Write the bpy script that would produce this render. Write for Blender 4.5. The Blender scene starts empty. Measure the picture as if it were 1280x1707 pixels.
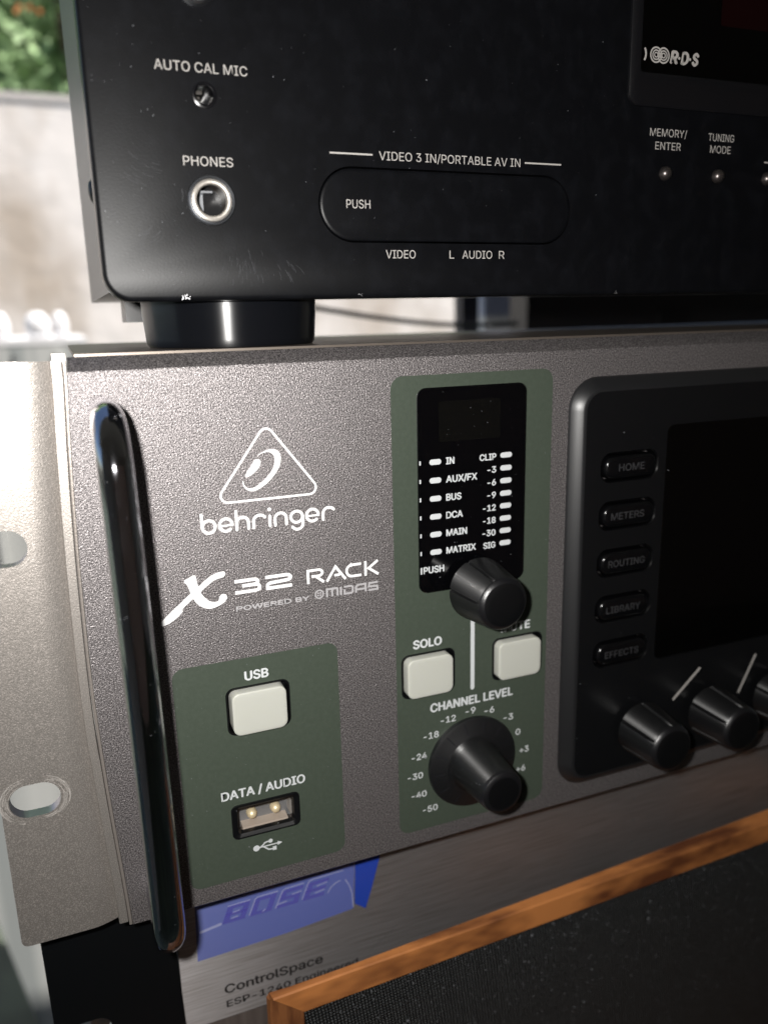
import bpy, bmesh, math, random, os
from mathutils import Vector, Matrix
from mathutils.geometry import tessellate_polygon
random.seed(7)
S = 0.001                       # every number below is in millimetres
SC = bpy.context.scene
COL = SC.collection

# ------------------------------------------------------------------ camera
R = ((0.92768139, -0.11006981, 0.35677987), (-0.37262913, -0.2126547, 0.90328595), (-0.0235536, -0.97090814, -0.23829103))
cd = bpy.data.cameras.new("camera"); cam = bpy.data.objects.new("camera", cd); COL.objects.link(cam)
M = Matrix(((R[0][0], -R[0][1], -R[0][2], -1.68 * S), (R[1][0], -R[1][1], -R[1][2], -171.98 * S),
            (R[2][0], -R[2][1], -R[2][2], 138.54 * S), (0, 0, 0, 1)))
cam.matrix_world = M
cd.sensor_fit = 'VERTICAL'; cd.sensor_height = 36; cd.sensor_width = 36; cd.lens = 28.007
cd.clip_start = 0.005; cd.clip_end = 200
cd.dof.use_dof = True; cd.dof.focus_distance = 0.184; cd.dof.aperture_fstop = 10.0
SC.camera = cam

# ------------------------------------------------------------------ daylight outside, flash beside the lens
SUN_DIR = Vector((0.40, -0.30, 0.85)).normalized()
w = bpy.data.worlds.new("World"); SC.world = w; w.use_nodes = True
nt = w.node_tree; bg = nt.nodes["Background"]
sky = nt.nodes.new("ShaderNodeTexSky"); sky.sky_type = 'NISHITA'; sky.sun_disc = False
sky.sun_elevation = math.asin(SUN_DIR.z); sky.sun_rotation = math.atan2(SUN_DIR.x, SUN_DIR.y)
nt.links.new(sky.outputs[0], bg.inputs[0]); bg.inputs[1].default_value = 0.06
sl = bpy.data.lights.new("sun", 'SUN'); sl.energy = 4.5; sl.angle = math.radians(0.5); sl.color = (1, 0.95, 0.88)
so = bpy.data.objects.new("sun", sl); COL.objects.link(so); so.rotation_euler = SUN_DIR.to_track_quat('Z', 'Y').to_euler()
fl = bpy.data.lights.new("flash_light", 'AREA'); fl.shape = 'DISK'; fl.size = 7 * S; fl.energy = 0.36; fl.color = (1, 0.975, 0.94)
fo = bpy.data.objects.new("flash_light", fl); COL.objects.link(fo)
fo.location = Vector((-15.6, -164.5, 146.8)) * S
fo.rotation_euler = M.to_3x3().to_euler()
vs = SC.view_settings; vs.view_transform = 'Standard'; vs.look = 'None'; vs.exposure = 1.0; vs.gamma = 1

# ------------------------------------------------------------------ materials
MAT = {}
def mat(name, color, rough=0.5, metal=0.0, spec=0.5, coat=0.0, bump=None, vary=None, rvar=None, sss=0, ior=None):
    """bump: (cells per mm, height mm, detail); vary: (cells per mm, colour, amount lo, hi); rvar: (cells per mm, r0, r1)"""
    m = bpy.data.materials.new(name); m.use_nodes = True; n = m.node_tree.nodes; l = m.node_tree.links
    p = n["Principled BSDF"]
    p.inputs["Base Color"].default_value = (*color, 1); p.inputs["Roughness"].default_value = rough
    p.inputs["Metallic"].default_value = metal; p.inputs["Specular IOR Level"].default_value = spec
    p.inputs["Coat Weight"].default_value = coat; p.inputs["Coat Roughness"].default_value = 0.05
    if sss: p.inputs["Subsurface Weight"].default_value = sss; p.inputs["Subsurface Radius"].default_value = (.0012, .0012, .0009); p.inputs["Subsurface Scale"].default_value = 1
    tc = n.new("ShaderNodeTexCoord")
    def noise(sc, det=2, rough_=.5, stretch=None):
        t = n.new("ShaderNodeTexNoise"); t.inputs["Scale"].default_value = sc * 1000; t.inputs["Detail"].default_value = det; t.inputs["Roughness"].default_value = rough_
        if stretch:
            mp = n.new("ShaderNodeMapping"); mp.inputs["Scale"].default_value = stretch; l.new(tc.outputs["Object"], mp.inputs[0]); l.new(mp.outputs[0], t.inputs[0])
        else: l.new(tc.outputs["Object"], t.inputs[0])
        return t
    def ramp(src, a, b, c0, c1):
        r = n.new("ShaderNodeValToRGB"); e = r.color_ramp.elements
        e[0].position = a; e[1].position = b; e[0].color = (*c0, 1); e[1].color = (*c1, 1); l.new(src, r.inputs[0]); return r
    if bump:
        t = noise(bump[0], bump[2] if len(bump) > 2 else 2, .5, bump[3] if len(bump) > 3 else None)
        b = n.new("ShaderNodeBump"); b.inputs["Distance"].default_value = bump[1] * S; b.inputs["Strength"].default_value = 1
        l.new(t.outputs["Fac"], b.inputs["Height"]); l.new(b.outputs[0], p.inputs["Normal"])
    if vary:
        t = noise(vary[0], 3, .6, vary[4] if len(vary) > 4 else None); r = ramp(t.outputs["Fac"], vary[2], vary[3], color, vary[1]); l.new(r.outputs[0], p.inputs["Base Color"])
    if rvar:
        t = noise(rvar[0], 4, .6, rvar[3] if len(rvar) > 3 else None); r = ramp(t.outputs["Fac"], .35, .7, (rvar[1],) * 3, (rvar[2],) * 3); l.new(r.outputs[0], p.inputs["Roughness"])
    MAT[name] = m; return m
mat('panel_paint', (.075, .068, .070), .42, .66, .5, bump=(3.2, .17, 2), vary=(3.3, (.42, .39, .39), .40, .68))
mat('ear_paint', (.34, .315, .29), .43, .75, .6, bump=(3.2, .06, 2), vary=(4.5, (.66, .60, .56), .48, .7))
mat('logo_print', (.82, .82, .82), .5)
mat('nickel_dark', (.16, .14, .135), .33, .9, .5)
mat('nickel', (.62, .58, .53), .34, .75, .5, bump=(1.5, .03, 3))
mat('knob_side', (.0065, .0067, .0073), .42, 0, 1.0, bump=(4, .012, 2), vary=(4, (.03, .03, .031), .6, .8))
mat('knob_rim', (.005, .005, .006), .33, 0, .7, bump=(5, .03, 2))
mat('knob_face', (.0022, .0023, .0027), .36, 0, .5, bump=(2, .008, 2))
mat('bevel_lit_black', (.009, .0092, .0102), .40, 0, .7, bump=(2.5, .006, 2))  # lighter copy of the satin black; the bevel's highlight put into the colour
mat('smudge', (.020, .021, .026), .6)
mat('bead_paint', (.38, .34, .31), .42, .7, .6, bump=(2.2, .05, 1))
mat('green_print', (.047, .060, .045), .40, 0, .5, bump=(2.6, .02, 2), vary=(.9, (.054, .068, .052), .4, .7))
mat('white_print', (.54, .56, .57), .5)
mat('tan_print', (.40, .38, .36), .5)
mat('grey_print', (.36, .35, .36), .5)
mat('dim_print', (.026, .026, .028), .5)
mat('dark_print', (.02, .018, .018), .5)
mat('receiver_black', (.0026, .0028, .0036), .38, 0, .17, bump=(2.2, .010, 3), vary=(.22, (.0050, .0054, .0070), .46, .80, (1, 1, .8)))
mat('edge_black', (.005, .005, .006), .25)
mat('gloss_black', (.0012, .0012, .0016), .03, 0, .5)
mat('screen_black', (.001, .0009, .0009), .09, 0, .3)
mat('grey_glass', (.0026, .0026, .0024), .15, 0, .4)
mat('red_glass', (.006, .0008, .001), .25, 0, .3)
mat('satin_black', (.0038, .004, .0046), .3, 0, .5, bump=(2.5, .006, 2))
mat('knob_black', (.008, .0083, .009), .42, 0, .9, bump=(5, .03, 2), vary=(2.5, (.03, .03, .031), .6, .75))
mat('knob_gloss', (.006, .0062, .007), .36, 0, .8, bump=(3, .008, 2))
mat('button_key', (.0022, .0022, .0026), .2, 0, .5)
mat('button_white', (.46, .465, .42), .38, 0, .4, sss=.3)
mat('foot_black', (.004, .0045, .006), .30, 0, .7)
mat('black_chrome', (.56, .56, .60), .07, 1, .5, rvar=(.25, .05, .10), bump=(.5, .004, 3))
mat('silver', (.72, .70, .66), .22, 1, .5, bump=(1.5, .012, 2))
mat('silver_grey', (.30, .31, .33), .35, 1)
mat('brass', (.80, .66, .42), .42, .45, bump=(2, .05, 1))
mat('tongue', (.36, .30, .25), .45, 0, .5, bump=(2, .03, 2))
mat('dark_metal', (.030, .022, .017), .4, .1, .5, bump=(.8, .04, 2))
mat('lid_metal', (.20, .17, .145), .40, .7, .5)
mat('chassis_grey', (.20, .20, .205), .38, .5, .5)
mat('bracket_black', (.0022, .0028, .0035), .38, 0, .5, bump=(3.5, .02, 2), vary=(3, (.04, .045, .05), .72, .78))
mat('slot_steel', (.45, .45, .50), .35, 1)
mat('bare_metal', (.50, .47, .44), .5, .5, .5, bump=(1.5, .08, 3, (1, 1, 3)))
mat('steel_brushed', (.58, .555, .56), .43, .86, .5, bump=(3.2, .03, 2, (.02, 1, 1)), vary=(2.6, (.42, .39, .38), .42, .62, (.02, 1, 1)))
m = MAT['steel_brushed']; n = m.node_tree.nodes; tg = n.new("ShaderNodeTangent"); tg.direction_type = 'UV_MAP'; tg.uv_map = 'UVMap'
n["Principled BSDF"].inputs["Anisotropic"].default_value = .85; n["Principled BSDF"].inputs["Anisotropic Rotation"].default_value = .25
m.node_tree.links.new(tg.outputs[0], n["Principled BSDF"].inputs["Tangent"])
for nm, ax in (('foot_black', 'Z'), ('knob_side', 'Y')):
    n = MAT[nm].node_tree.nodes; tg = n.new("ShaderNodeTangent"); tg.direction_type = 'RADIAL'; tg.axis = ax
    n["Principled BSDF"].inputs["Anisotropic"].default_value = .92; n["Principled BSDF"].inputs["Anisotropic Rotation"].default_value = .25
    MAT[nm].node_tree.links.new(tg.outputs[0], n["Principled BSDF"].inputs["Tangent"])
mat('lower_metal', (.13, .105, .095), .5, .4, .5, vary=(.25, (.18, .15, .135), .4, .65, (1, 1, .08)))
mat('wood', (.12, .038, .013), .6, 0, .35, bump=(.9, .06, 4, (.12, 1, 1)), vary=(.10, (.50, .19, .055), .34, .58, (.30, 1, .7)))
mat('wood_dark', (.10, .035, .014), .5, 0, .4, bump=(.6, .08, 3), vary=(.3, (.22, .085, .03), .4, .6, (1, 1, .15)))
mat('white_panel', (.50, .51, .50), .45, 0, .5, vary=(.012, (.30, .32, .32), .42, .60, (3, 1, .02)))
mat('dust', (.24, .25, .27), .7)
mat('chip', (.34, .34, .35), .35, .7)
mat('blocker_grey', (.30, .29, .28), .8)
mat('blocker_brown', (.20, .145, .13), .7)
mat('floor', (.05, .06, .045), .8, vary=(.006, (.08, .10, .07), .4, .6))
mat('concrete', (.82, .76, .72), .85, vary=(.0045, (.50, .42, .35), .42, .70, (1, 1, .45)), bump=(.02, 3, 3))
mat('cap_concrete', (.60, .55, .52), .85)
mat('white_paint', (.80, .80, .82), .4)
mat('cable_black', (.02, .025, .022), .5)
mat('post_dark', (.035, .035, .05), .5)
mat('pale_blue', (.50, .53, .66), .6)
mat('device_dark', (.012, .012, .014), .3)
mat('leaf', (.20, .31, .14), .6, vary=(.012, (.32, .46, .22), .4, .65))
mat('bark', (.10, .07, .05), .8)
mat('bloom_orange', (.75, .25, .08), .6)

# transparent blue protective film, and its embossed letters
def film(name, col, alpha, rough):
    m = mat(name, col, rough, 0, .5, bump=(.25, .06, 3)); m.node_tree.nodes["Principled BSDF"].inputs["Alpha"].default_value = alpha
film('film_blue', (.13, .18, .58), .58, .28)
film('film_deep', (.02, .06, .42), .85, .25)
film('film_letter', (.12, .11, .52), .50, .3)
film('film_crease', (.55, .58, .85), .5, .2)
# woven speaker cloth
m = mat('cloth', (.008, .010, .011), .5, 0, .6); n = m.node_tree.nodes; l = m.node_tree.links; p = n["Principled BSDF"]
tc = n.new("ShaderNodeTexCoord"); outs = []
for ang in (0, math.pi / 2):
    mp = n.new("ShaderNodeMapping"); mp.inputs["Rotation"].default_value = (0, ang + .12, 0); l.new(tc.outputs["Object"], mp.inputs[0])
    wv = n.new("ShaderNodeTexWave"); wv.wave_type = 'BANDS'; wv.bands_direction = 'X'; wv.inputs["Scale"].default_value = 340; wv.inputs["Distortion"].default_value = 1.2; wv.inputs["Detail"].default_value = 1
    wv.inputs["Detail Scale"].default_value = 2
    l.new(mp.outputs[0], wv.inputs[0]); outs.append(wv.outputs["Fac"])
mu = n.new("ShaderNodeMath"); mu.operation = 'MULTIPLY'; l.new(outs[0], mu.inputs[0]); l.new(outs[1], mu.inputs[1])
bp = n.new("ShaderNodeBump"); bp.inputs["Distance"].default_value = .6 * S; l.new(mu.outputs[0], bp.inputs["Height"]); l.new(bp.outputs[0], p.inputs["Normal"])
nz = n.new("ShaderNodeTexNoise"); nz.inputs["Scale"].default_value = 1500; l.new(tc.outputs["Object"], nz.inputs[0])
mu2 = n.new("ShaderNodeMath"); mu2.operation = 'MULTIPLY'; l.new(mu.outputs[0], mu2.inputs[0]); l.new(nz.outputs["Fac"], mu2.inputs[1])
rp = n.new("ShaderNodeValToRGB"); e = rp.color_ramp.elements; e[0].position = .20; e[1].position = .50; e[0].color = (.003, .005, .006, 1); e[1].color = (.075, .085, .088, 1)
l.new(mu2.outputs[0], rp.inputs[0]); l.new(rp.outputs[0], p.inputs["Base Color"])

# ------------------------------------------------------------------ mesh builder (x right, y away, z up; all mm)
class MB:
    def __init__(s): s.v = []; s.f = []; s.m = []; s.names = []
    def mi(s, name):
        if name not in s.names: s.names.append(name)
        return s.names.index(name)
    def face(s, pts, mt):
        b = len(s.v); s.v += [tuple(p) for p in pts]; s.f.append(tuple(range(b, b + len(pts)))); s.m.append(s.mi(mt))
    def cap(s, loop, y, mt, holes=(), tri=False):
        loops = [list(loop)] + [list(h) for h in holes]
        if not holes and not tri:
            s.face([(x, y, z) for x, z in loop], mt); return
        vs_ = [[Vector((x, z, 0)) for x, z in lp] for lp in loops]; flat = [p for lp in loops for p in lp]
        b = len(s.v); s.v += [(x, y, z) for x, z in flat]
        for t in tessellate_polygon(vs_):
            a, c, d = (flat[i] for i in t)
            ar = (c[0] - a[0]) * (d[1] - a[1]) - (c[1] - a[1]) * (d[0] - a[0])
            if abs(ar) < 1e-9: continue
            t = t if ar > 0 else (t[0], t[2], t[1])
            s.f.append(tuple(b + i for i in t)); s.m.append(s.mi(mt))
    def wall(s, loop, y0, y1, mt): s.loft([[(x, y0, z) for x, z in loop], [(x, y1, z) for x, z in loop]], mt)
    def loft(s, rings, mt, close=True):
        b = len(s.v); n_ = len(rings[0])
        for r in rings: s.v += [tuple(p) for p in r]
        for k in range(len(rings) - 1):
            for i in range(n_ if close else n_ - 1):
                j = (i + 1) % n_; s.f.append((b + k * n_ + i, b + k * n_ + j, b + (k + 1) * n_ + j, b + (k + 1) * n_ + i)); s.m.append(s.mi(mt))
    def plate(s, x0, x1, z0, z1, r, prof, mt, cap=True, nseg=6, capm=None, back=False):
        """prof: [(inset, y)...] from the rear outer edge to the front; capped at the last ring"""
        rings = []
        for ins, y in prof: rings.append([(x, y, z) for x, z in rrect(x0 + ins, x1 - ins, z0 + ins, z1 - ins, max(r - ins, .02), nseg)])
        s.loft(rings, mt)
        if cap: s.face(rings[-1], capm or mt)
        if back: s.face(rings[0], mt)
    def lathe(s, cx, cz, prof, mt, n_=64, mod=None, capend=True):
        rings = []
        for r, y in prof:
            rings.append([(cx + (r - (mod(a, y) if mod else 0)) * math.cos(a), y, cz + (r - (mod(a, y) if mod else 0)) * math.sin(a)) for a in (2 * math.pi * i / n_ for i in range(n_))])
        s.loft(rings, mt)
        if capend: s.face(rings[-1], mt)
    def box(s, x0, x1, y0, y1, z0, z1, mt):
        p = [(x0, y0, z0), (x1, y0, z0), (x1, y1, z0), (x0, y1, z0), (x0, y0, z1), (x1, y0, z1), (x1, y1, z1), (x0, y1, z1)]
        b = len(s.v); s.v += p
        for f in ((0, 1, 2, 3), (4, 5, 6, 7), (0, 1, 5, 4), (1, 2, 6, 5), (2, 3, 7, 6), (3, 0, 4, 7)): s.f.append(tuple(b + i for i in f)); s.m.append(s.mi(mt))
    def tube(s, path, r, mt, n_=16, caps=True):
        rings = []; P = [Vector(p) for p in path]; up = Vector((1, 0, 0.001))
        for i, p_ in enumerate(P):
            t = (P[min(i + 1, len(P) - 1)] - P[max(i - 1, 0)]).normalized(); a = up.cross(t)
            a = a.normalized() if a.length > 1e-6 else Vector((0, 0, 1)); c = t.cross(a).normalized()
            rings.append([tuple(p_ + r * (math.cos(q) * a + math.sin(q) * c)) for q in (2 * math.pi * k / n_ for k in range(n_))])
        s.loft(rings, mt)
        if caps: s.face(rings[0], mt); s.face(rings[-1], mt)
    # flat printing ---------------------------------------------------------
    def text(s, string, x0, x1, z, cap, y, mt, weight=0.012):
        vs_, fs, w0, w1, hh = glyphs(string, 0); d = cap * weight; kx = (x1 - x0 - 2 * d) / (w1 - w0); kz = (cap - 1.0 * d) / hh
        for k, (ox, oz) in enumerate(((0, 0),) if weight < .008 else ((0, 0), (d, 0), (-d, 0), (0, d * .7), (0, -d * .7))):
            b = len(s.v); s.v += [(x0 + d + ox + (vx - w0) * kx, y - .0025 * k, z + .5 * d + oz + vy * kz) for vx, vy in vs_]
            for f in fs: s.f.append(tuple(b + i for i in f)); s.m.append(s.mi(mt))
    def ribbon(s, pts, wd, y, mt, closed=False, roundcap=True):
        P = [Vector(p) for p in pts]; n_ = len(P); L = []; Rr = []
        for i in range(n_):
            a = P[i - 1] if (i or closed) else None; c = P[(i + 1) % n_] if (i < n_ - 1 or closed) else None
            d1 = (P[i] - a).normalized() if a is not None else None; d2 = (c - P[i]).normalized() if c is not None else None
            if d1 is None: d1 = d2
            if d2 is None: d2 = d1
            n1 = Vector((-d1.y, d1.x)); n2 = Vector((-d2.y, d2.x)); mm = n1 + n2
            mm = mm.normalized() if mm.length > 1e-6 else n1; k = 1 / max(.5, mm.dot(n1)); L.append(P[i] + mm * wd / 2 * k); Rr.append(P[i] - mm * wd / 2 * k)
        if closed: L.append(L[0]); Rr.append(Rr[0])
        b = len(s.v)
        for a, c in zip(L, Rr): s.v += [(a.x, y, a.y), (c.x, y, c.y)]
        for i in range(len(L) - 1): s.f.append((b + 2 * i, b + 2 * i + 1, b + 2 * i + 3, b + 2 * i + 2)); s.m.append(s.mi(mt))
        if roundcap and not closed:
            for q, o, sg in ((P[0], P[1], 1), (P[-1], P[-2], 1)):
                d = (q - o).normalized(); a0 = math.atan2(d.y, d.x)
                s.face([(q.x + wd / 2 * math.cos(a0 + t), y, q.y + wd / 2 * math.sin(a0 + t)) for t in [math.pi * (k / 6 - .5) for k in range(7)]], mt)
    def disc(s, cx, cz, r, y, mt, n_=20): s.face([(cx + r * math.cos(2 * math.pi * i / n_), y, cz + r * math.sin(2 * math.pi * i / n_)) for i in range(n_)], mt)
    def build(s, name, parent=None, label=None, smooth=30, kind=None, flip=True):
        me = bpy.data.meshes.new(name); me.from_pydata([(x * S, y * S, z * S) for x, y, z in s.v], [], s.f)
        for nm in s.names: me.materials.append(MAT[nm])
        me.polygons.foreach_set('material_index', s.m)
        bm = bmesh.new(); bm.from_mesh(me); bmesh.ops.remove_doubles(bm, verts=bm.verts, dist=1e-7)
        if flip: bmesh.ops.recalc_face_normals(bm, faces=bm.faces)
        bm.to_mesh(me); bm.free()
        if 'steel_brushed' in s.names:
            uv = me.uv_layers.new(name='UVMap')
            for lp in me.loops: c = me.vertices[lp.vertex_index].co; uv.data[lp.index].uv = (c.x, c.z)
        if smooth:
            me.polygons.foreach_set('use_smooth', [True] * len(me.polygons)); me.set_sharp_from_angle(angle=math.radians(smooth))
        o = bpy.data.objects.new(name, me); COL.objects.link(o)
        if parent: o.parent = parent; o.matrix_parent_inverse = parent.matrix_world.inverted() if parent.type != 'EMPTY' else Matrix.Translation(-parent.location)
        if label: o['label'] = label
        if kind: o['kind'] = kind
        return o
def rrect(x0, x1, z0, z1, r, n_=6):
    o = []
    for cx, cz, a in ((x1 - r, z1 - r, 0), (x0 + r, z1 - r, 90), (x0 + r, z0 + r, 180), (x1 - r, z0 + r, 270)):
        for k in range(n_ + 1): t = math.radians(a + 90 * k / n_); o.append((cx + r * math.cos(t), cz + r * math.sin(t)))
    return o
def circle(cx, cz, r, n_=48): return [(cx + r * math.cos(2 * math.pi * i / n_), cz + r * math.sin(2 * math.pi * i / n_)) for i in range(n_)]
def arc(cx, cz, rx, rz, a0, a1, n_=16): return [(cx + rx * math.cos(math.radians(a0 + (a1 - a0) * i / n_)), cz + rz * math.sin(math.radians(a0 + (a1 - a0) * i / n_))) for i in range(n_ + 1)]
_G = {}
try:
    FONT = bpy.data.fonts.load(os.path.join(bpy.utils.resource_path('LOCAL'), 'datafiles', 'fonts', 'Inter.woff2'))   # Blender's own bundled interface font
except Exception: FONT = None
def glyphs(string, weight):
    key = (string, weight)
    if key in _G: return _G[key]
    def conv(t):
        c = bpy.data.curves.new("lettering", 'FONT'); c.body = t; c.size = 1; c.resolution_u = 4; c.fill_mode = 'FRONT'
        if FONT: c.font = FONT
        o = bpy.data.objects.new("lettering", c); COL.objects.link(o); dg = bpy.context.evaluated_depsgraph_get(); me = o.evaluated_get(dg).to_mesh()
        vs_ = [(v.co.x, v.co.y) for v in me.vertices]; fs = [tuple(p_.vertices) for p_ in me.polygons]
        bpy.data.objects.remove(o); bpy.data.curves.remove(c); return vs_, fs
    vs_, fs = conv(string)
    if 'H' not in _G: _G['H'] = {}
    if weight not in _G['H']: hv, _ = conv('H'); _G['H'][weight] = max(v[1] for v in hv) + min(v[1] for v in hv)
    xs = [v[0] for v in vs_]; _G[key] = (vs_, fs, min(xs), max(xs), _G['H'][weight]); return _G[key]
def empty(name, loc, label, cat, group=None):
    o = bpy.data.objects.new(name, None); COL.objects.link(o); o.location = Vector(loc) * S; o['label'] = label; o['category'] = cat
    o.empty_display_size = .01
    if group: o['group'] = group
    return o
def tag(o, label, cat, group=None):
    o['label'] = label; o['category'] = cat
    if group: o['group'] = group
    return o
def structure(o): o['kind'] = 'structure'; return o

# =================================================================== ground, and unseen slabs added to block light (structure)
b = MB(); b.box(-6000, 9000, -3000, 9000, -960, -900, 'floor'); structure(b.build('ground', smooth=0))
b = MB(); b.box(-1500, 2600, -1900, 200, 750, 790, 'blocker_grey'); structure(b.build('added_sun_shade', smooth=0))  # unseen slab added to keep sun and sky off the equipment
b = MB(); b.box(-1500, 2600, -1960, -1900, -900, 790, 'blocker_brown'); structure(b.build('light_block_behind', smooth=0))  # unseen slab added to darken the camera side and tint handle reflections
b = MB(); b.box(-900, -860, -1900, -60, -900, 790, 'blocker_grey'); structure(b.build('light_block_left', smooth=0))  # unseen slab added so that the handle reflects something dark
b = MB(); b.box(2600, 2660, -1900, 150, -900, 790, 'blocker_grey'); structure(b.build('light_block_right', smooth=0))  # unseen slab added to shut out daylight from the right

# =================================================================== rack mixer
mixer = empty('rack_mixer', (120, 60, 0), 'brown-grey three-unit rack mixer with chrome handle and green printed fields, under the black receiver', 'audio mixer')
SEAM = [(0.12, 132.2), (-.35, 129.2), (-1.0, 121.5), (-1.75, 106), (-2.3, 90), (-2.62, 69.5), (-2.55, 55.4), (-2.0, 38.9), (-1.3, 24), (-.8, 15.5), (-.05, 0)]
def seam_x(z):
    for (xa, za), (xb, zb) in zip(SEAM, SEAM[1:]):
        if zb <= z <= za: t = (z - zb) / (za - zb); return xb + t * (xa - xb)
    return SEAM[0][0] if z > 100 else SEAM[-1][0]
zs = [128.9 * i / 40 for i in range(41)]
sm = [(sum(seam_x(min(max(z + d, 0), 128.9)) for d in (-6, -3, 0, 3, 6)) / 5, z) for z in zs]
sx = lambda z: sm[min(40, max(0, int(round(z / 128.9 * 40))))][0]
XR = 300
# openings in the faceplate
h_usb = rrect(25.5, 40.9, 43.1, 55.3, 2.0); h_port = rrect(24.7, 41.8, 15.4, 24.7, 1.5); h_solo = rrect(69.9, 85.0, 43.1, 55.2, 2.0); h_mute = rrect(96.0, 111.3, 43.1, 55.2, 2.0)
h_handle_t = circle(6.0, 120.3, 3.6, 24); h_handle_b = circle(6.9, 11.3, 3.6, 24)
holes = [h_usb, h_port, h_solo, h_mute, ]
b = MB()
outer = [(x, z) for x, z in sm] + [(XR, 128.9), (XR, 0)]
b.cap(outer, 0, 'panel_paint', holes)
for h in holes[:4]: b.wall(h, 0, 3.2, 'satin_black')
# rolled top edge, side and underside
left0 = sm[-1][0]
b.loft([[(left0, 0, 128.9), (XR, 0, 128.9)], [(left0 + .02, .12, 129.25), (XR, .12, 129.25)], [(left0 + .3, 3.2, 131.9), (XR, 3.2, 131.9)], [(left0 + .4, 3.5, 132.05), (XR, 3.5, 132.05)], [(left0 + .4, 4, 132.05), (XR, 4, 132.05)]], 'panel_paint', close=False)
b.loft([[(x, 0, z) for x, z in sm], [(x, 4, z) for x, z in sm]], 'panel_paint', close=False)
b.loft([[(sm[0][0], 0, 0), (XR, 0, 0)], [(sm[0][0], .5, -.5), (XR, .5, -.5)], [(sm[0][0], 4, -.5), (XR, 4, -.5)]], 'satin_black', close=False)
b.build('faceplate', mixer, flip=False, smooth=25)
# case behind
b = MB(); b.box(2.5, XR - 2, 4.2, 92, .4, 131.4, 'chassis_grey'); b.build('case', mixer, smooth=0)
b = MB(); b.box(1.2, XR - 1, 4.1, 95, 131.55, 132.55, 'lid_metal'); b.build('lid', mixer, smooth=0)

# mounting ear at the left
ear = MB()
slots = [rrect(-22.4, -11.9, 90.6, 98.3, 3.8, 8), rrect(-22.4, -11.9, 33.4, 41.2, 3.8, 8)]
EL, EB, ET = -24.1, 1.1, 131.5
flat = [(EL + 1.6 - 1.6 * math.sin(math.radians(a)), EB + 1.6 - 1.6 * math.cos(math.radians(a))) for a in (0, 22, 45, 67, 90)]
flat = flat + [(EL + 1.6 - 1.6 * math.cos(math.radians(a)), ET - 1.6 + 1.6 * math.sin(math.radians(a))) for a in (0, 22, 45, 67, 90)]
lipx = lambda z: sx(min(z, 128)) - 3.05 + .0 * z
zz = [ET - (ET - EB) * i / 40 for i in range(41)]
flat_l = [(lipx(z) - 5.9, z) for z in zz]
ear.cap(flat + flat_l, 1.0, 'ear_paint', slots)
for h in slots: ear.wall(h, 1.0, 3.9, 'slot_steel')
ear.cap(flat + flat_l, 3.9, 'ear_paint', slots)
cols = []
for k in range(11):
    t = k / 10; cols.append([(lipx(z) - 5.9 * (1 - t), 1.0 + 1.5 * t ** 1.7, z) for z in zz])
cols.append([(lipx(z) + .10, 0.25, z) for z in zz]); cols.append([(lipx(z) + .3, 0.0, z) for z in zz])
cols.append([(lipx(z) + 2.05, 0.0, z) for z in zz]); cols.append([(lipx(z) + 2.2, 0.5, z) for z in zz]); cols.append([(lipx(z) + 2.2, 4, z) for z in zz])
ear.loft(cols, 'ear_paint', close=False)
ear.wall(flat, 1.0, 3.9, 'ear_paint')
ear.loft([[c[-1] for c in cols], [(c[-1][0], 4.0, c[-1][2]) for c in cols]], 'ear_paint', close=False)
ear.box(-3.0, -.55, .3, 3.2, 131.3, 132.9, 'ear_paint')
e_ = ear.build('mounting_ear', mixer, 'taupe metal rack ear with two oblong bolt slots', smooth=22)
# worn rings of bare metal around the slots (flat wear marks)
for si, (z0, z1) in enumerate(((90.6, 98.3), (33.4, 41.2))):
    b = MB(); cx, cz = -17.1, (z0 + z1) / 2
    for k in range(70 if si else 18):
        a0 = random.uniform(0, 360); ln = random.uniform(12, 60); e0 = random.uniform(.25, 2.0)
        pts = [(cx + 1.35 * (1 if math.cos(math.radians(a)) > 0 else -1) + (3.95 + e0) * math.cos(math.radians(a)) * 1.0, cz + (3.95 + e0 * .8) * math.sin(math.radians(a))) for a in [a0 + ln * q / 6 for q in range(7)]]
        if any(abs(pts[q + 1][0] - pts[q][0]) > 2.2 for q in range(6)): continue
        b.ribbon(pts, random.uniform(.05, .16), .985 - .0004 * k, 'bare_metal', roundcap=False)
    b.build('wear_mark', e_, 'worn bare-metal rub around the bolt slot', smooth=0, kind='stuff')
# bead between ear and faceplate
b = MB(); zb = [0.1 + 131.7 * i / 40 for i in range(41)]
b.loft([[(sx(min(z, 128.9)) + d, y, z) for z in zb] for d, y in ((-.80, 2), (-.78, .12), (-.62, 0), (-.22, 0), (-.10, .12), (-.08, 2))], 'bead_paint', close=False)
b.build('edge_bead', mixer, smooth=40)

# handle
hp = []
for i in range(4): hp.append((0, 3 - 4.0 * i, 121.1))
for i in range(0, 13):
    a = math.radians(90 * i / 12); hp.append((0, -13.0 - 10 * math.sin(a), 111.1 + 10 * math.cos(a)))
for i in range(1, 24):
    t = i / 24; z = 111.1 - (111.1 - 17.8) * t; hp.append((0, -23.0 - 1.6 * (1 - (2 * t - 1) ** 2), z))
for i in range(0, 13):
    a = math.radians(90 * i / 12); hp.append((0, -13.0 - 10 * math.cos(a), 17.8 - 10 * math.sin(a)))
for i in range(4): hp.append((0, -9 + 4.0 * i, 7.8))
hp = [(5.45 + (122 - z) / 105 * 1.2, y, z) for _, y, z in hp]
b = MB(); b.tube(hp, 3.25, 'black_chrome', 40); b.build('handle', mixer, 'polished dark chrome bow handle', smooth=60)

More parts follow.
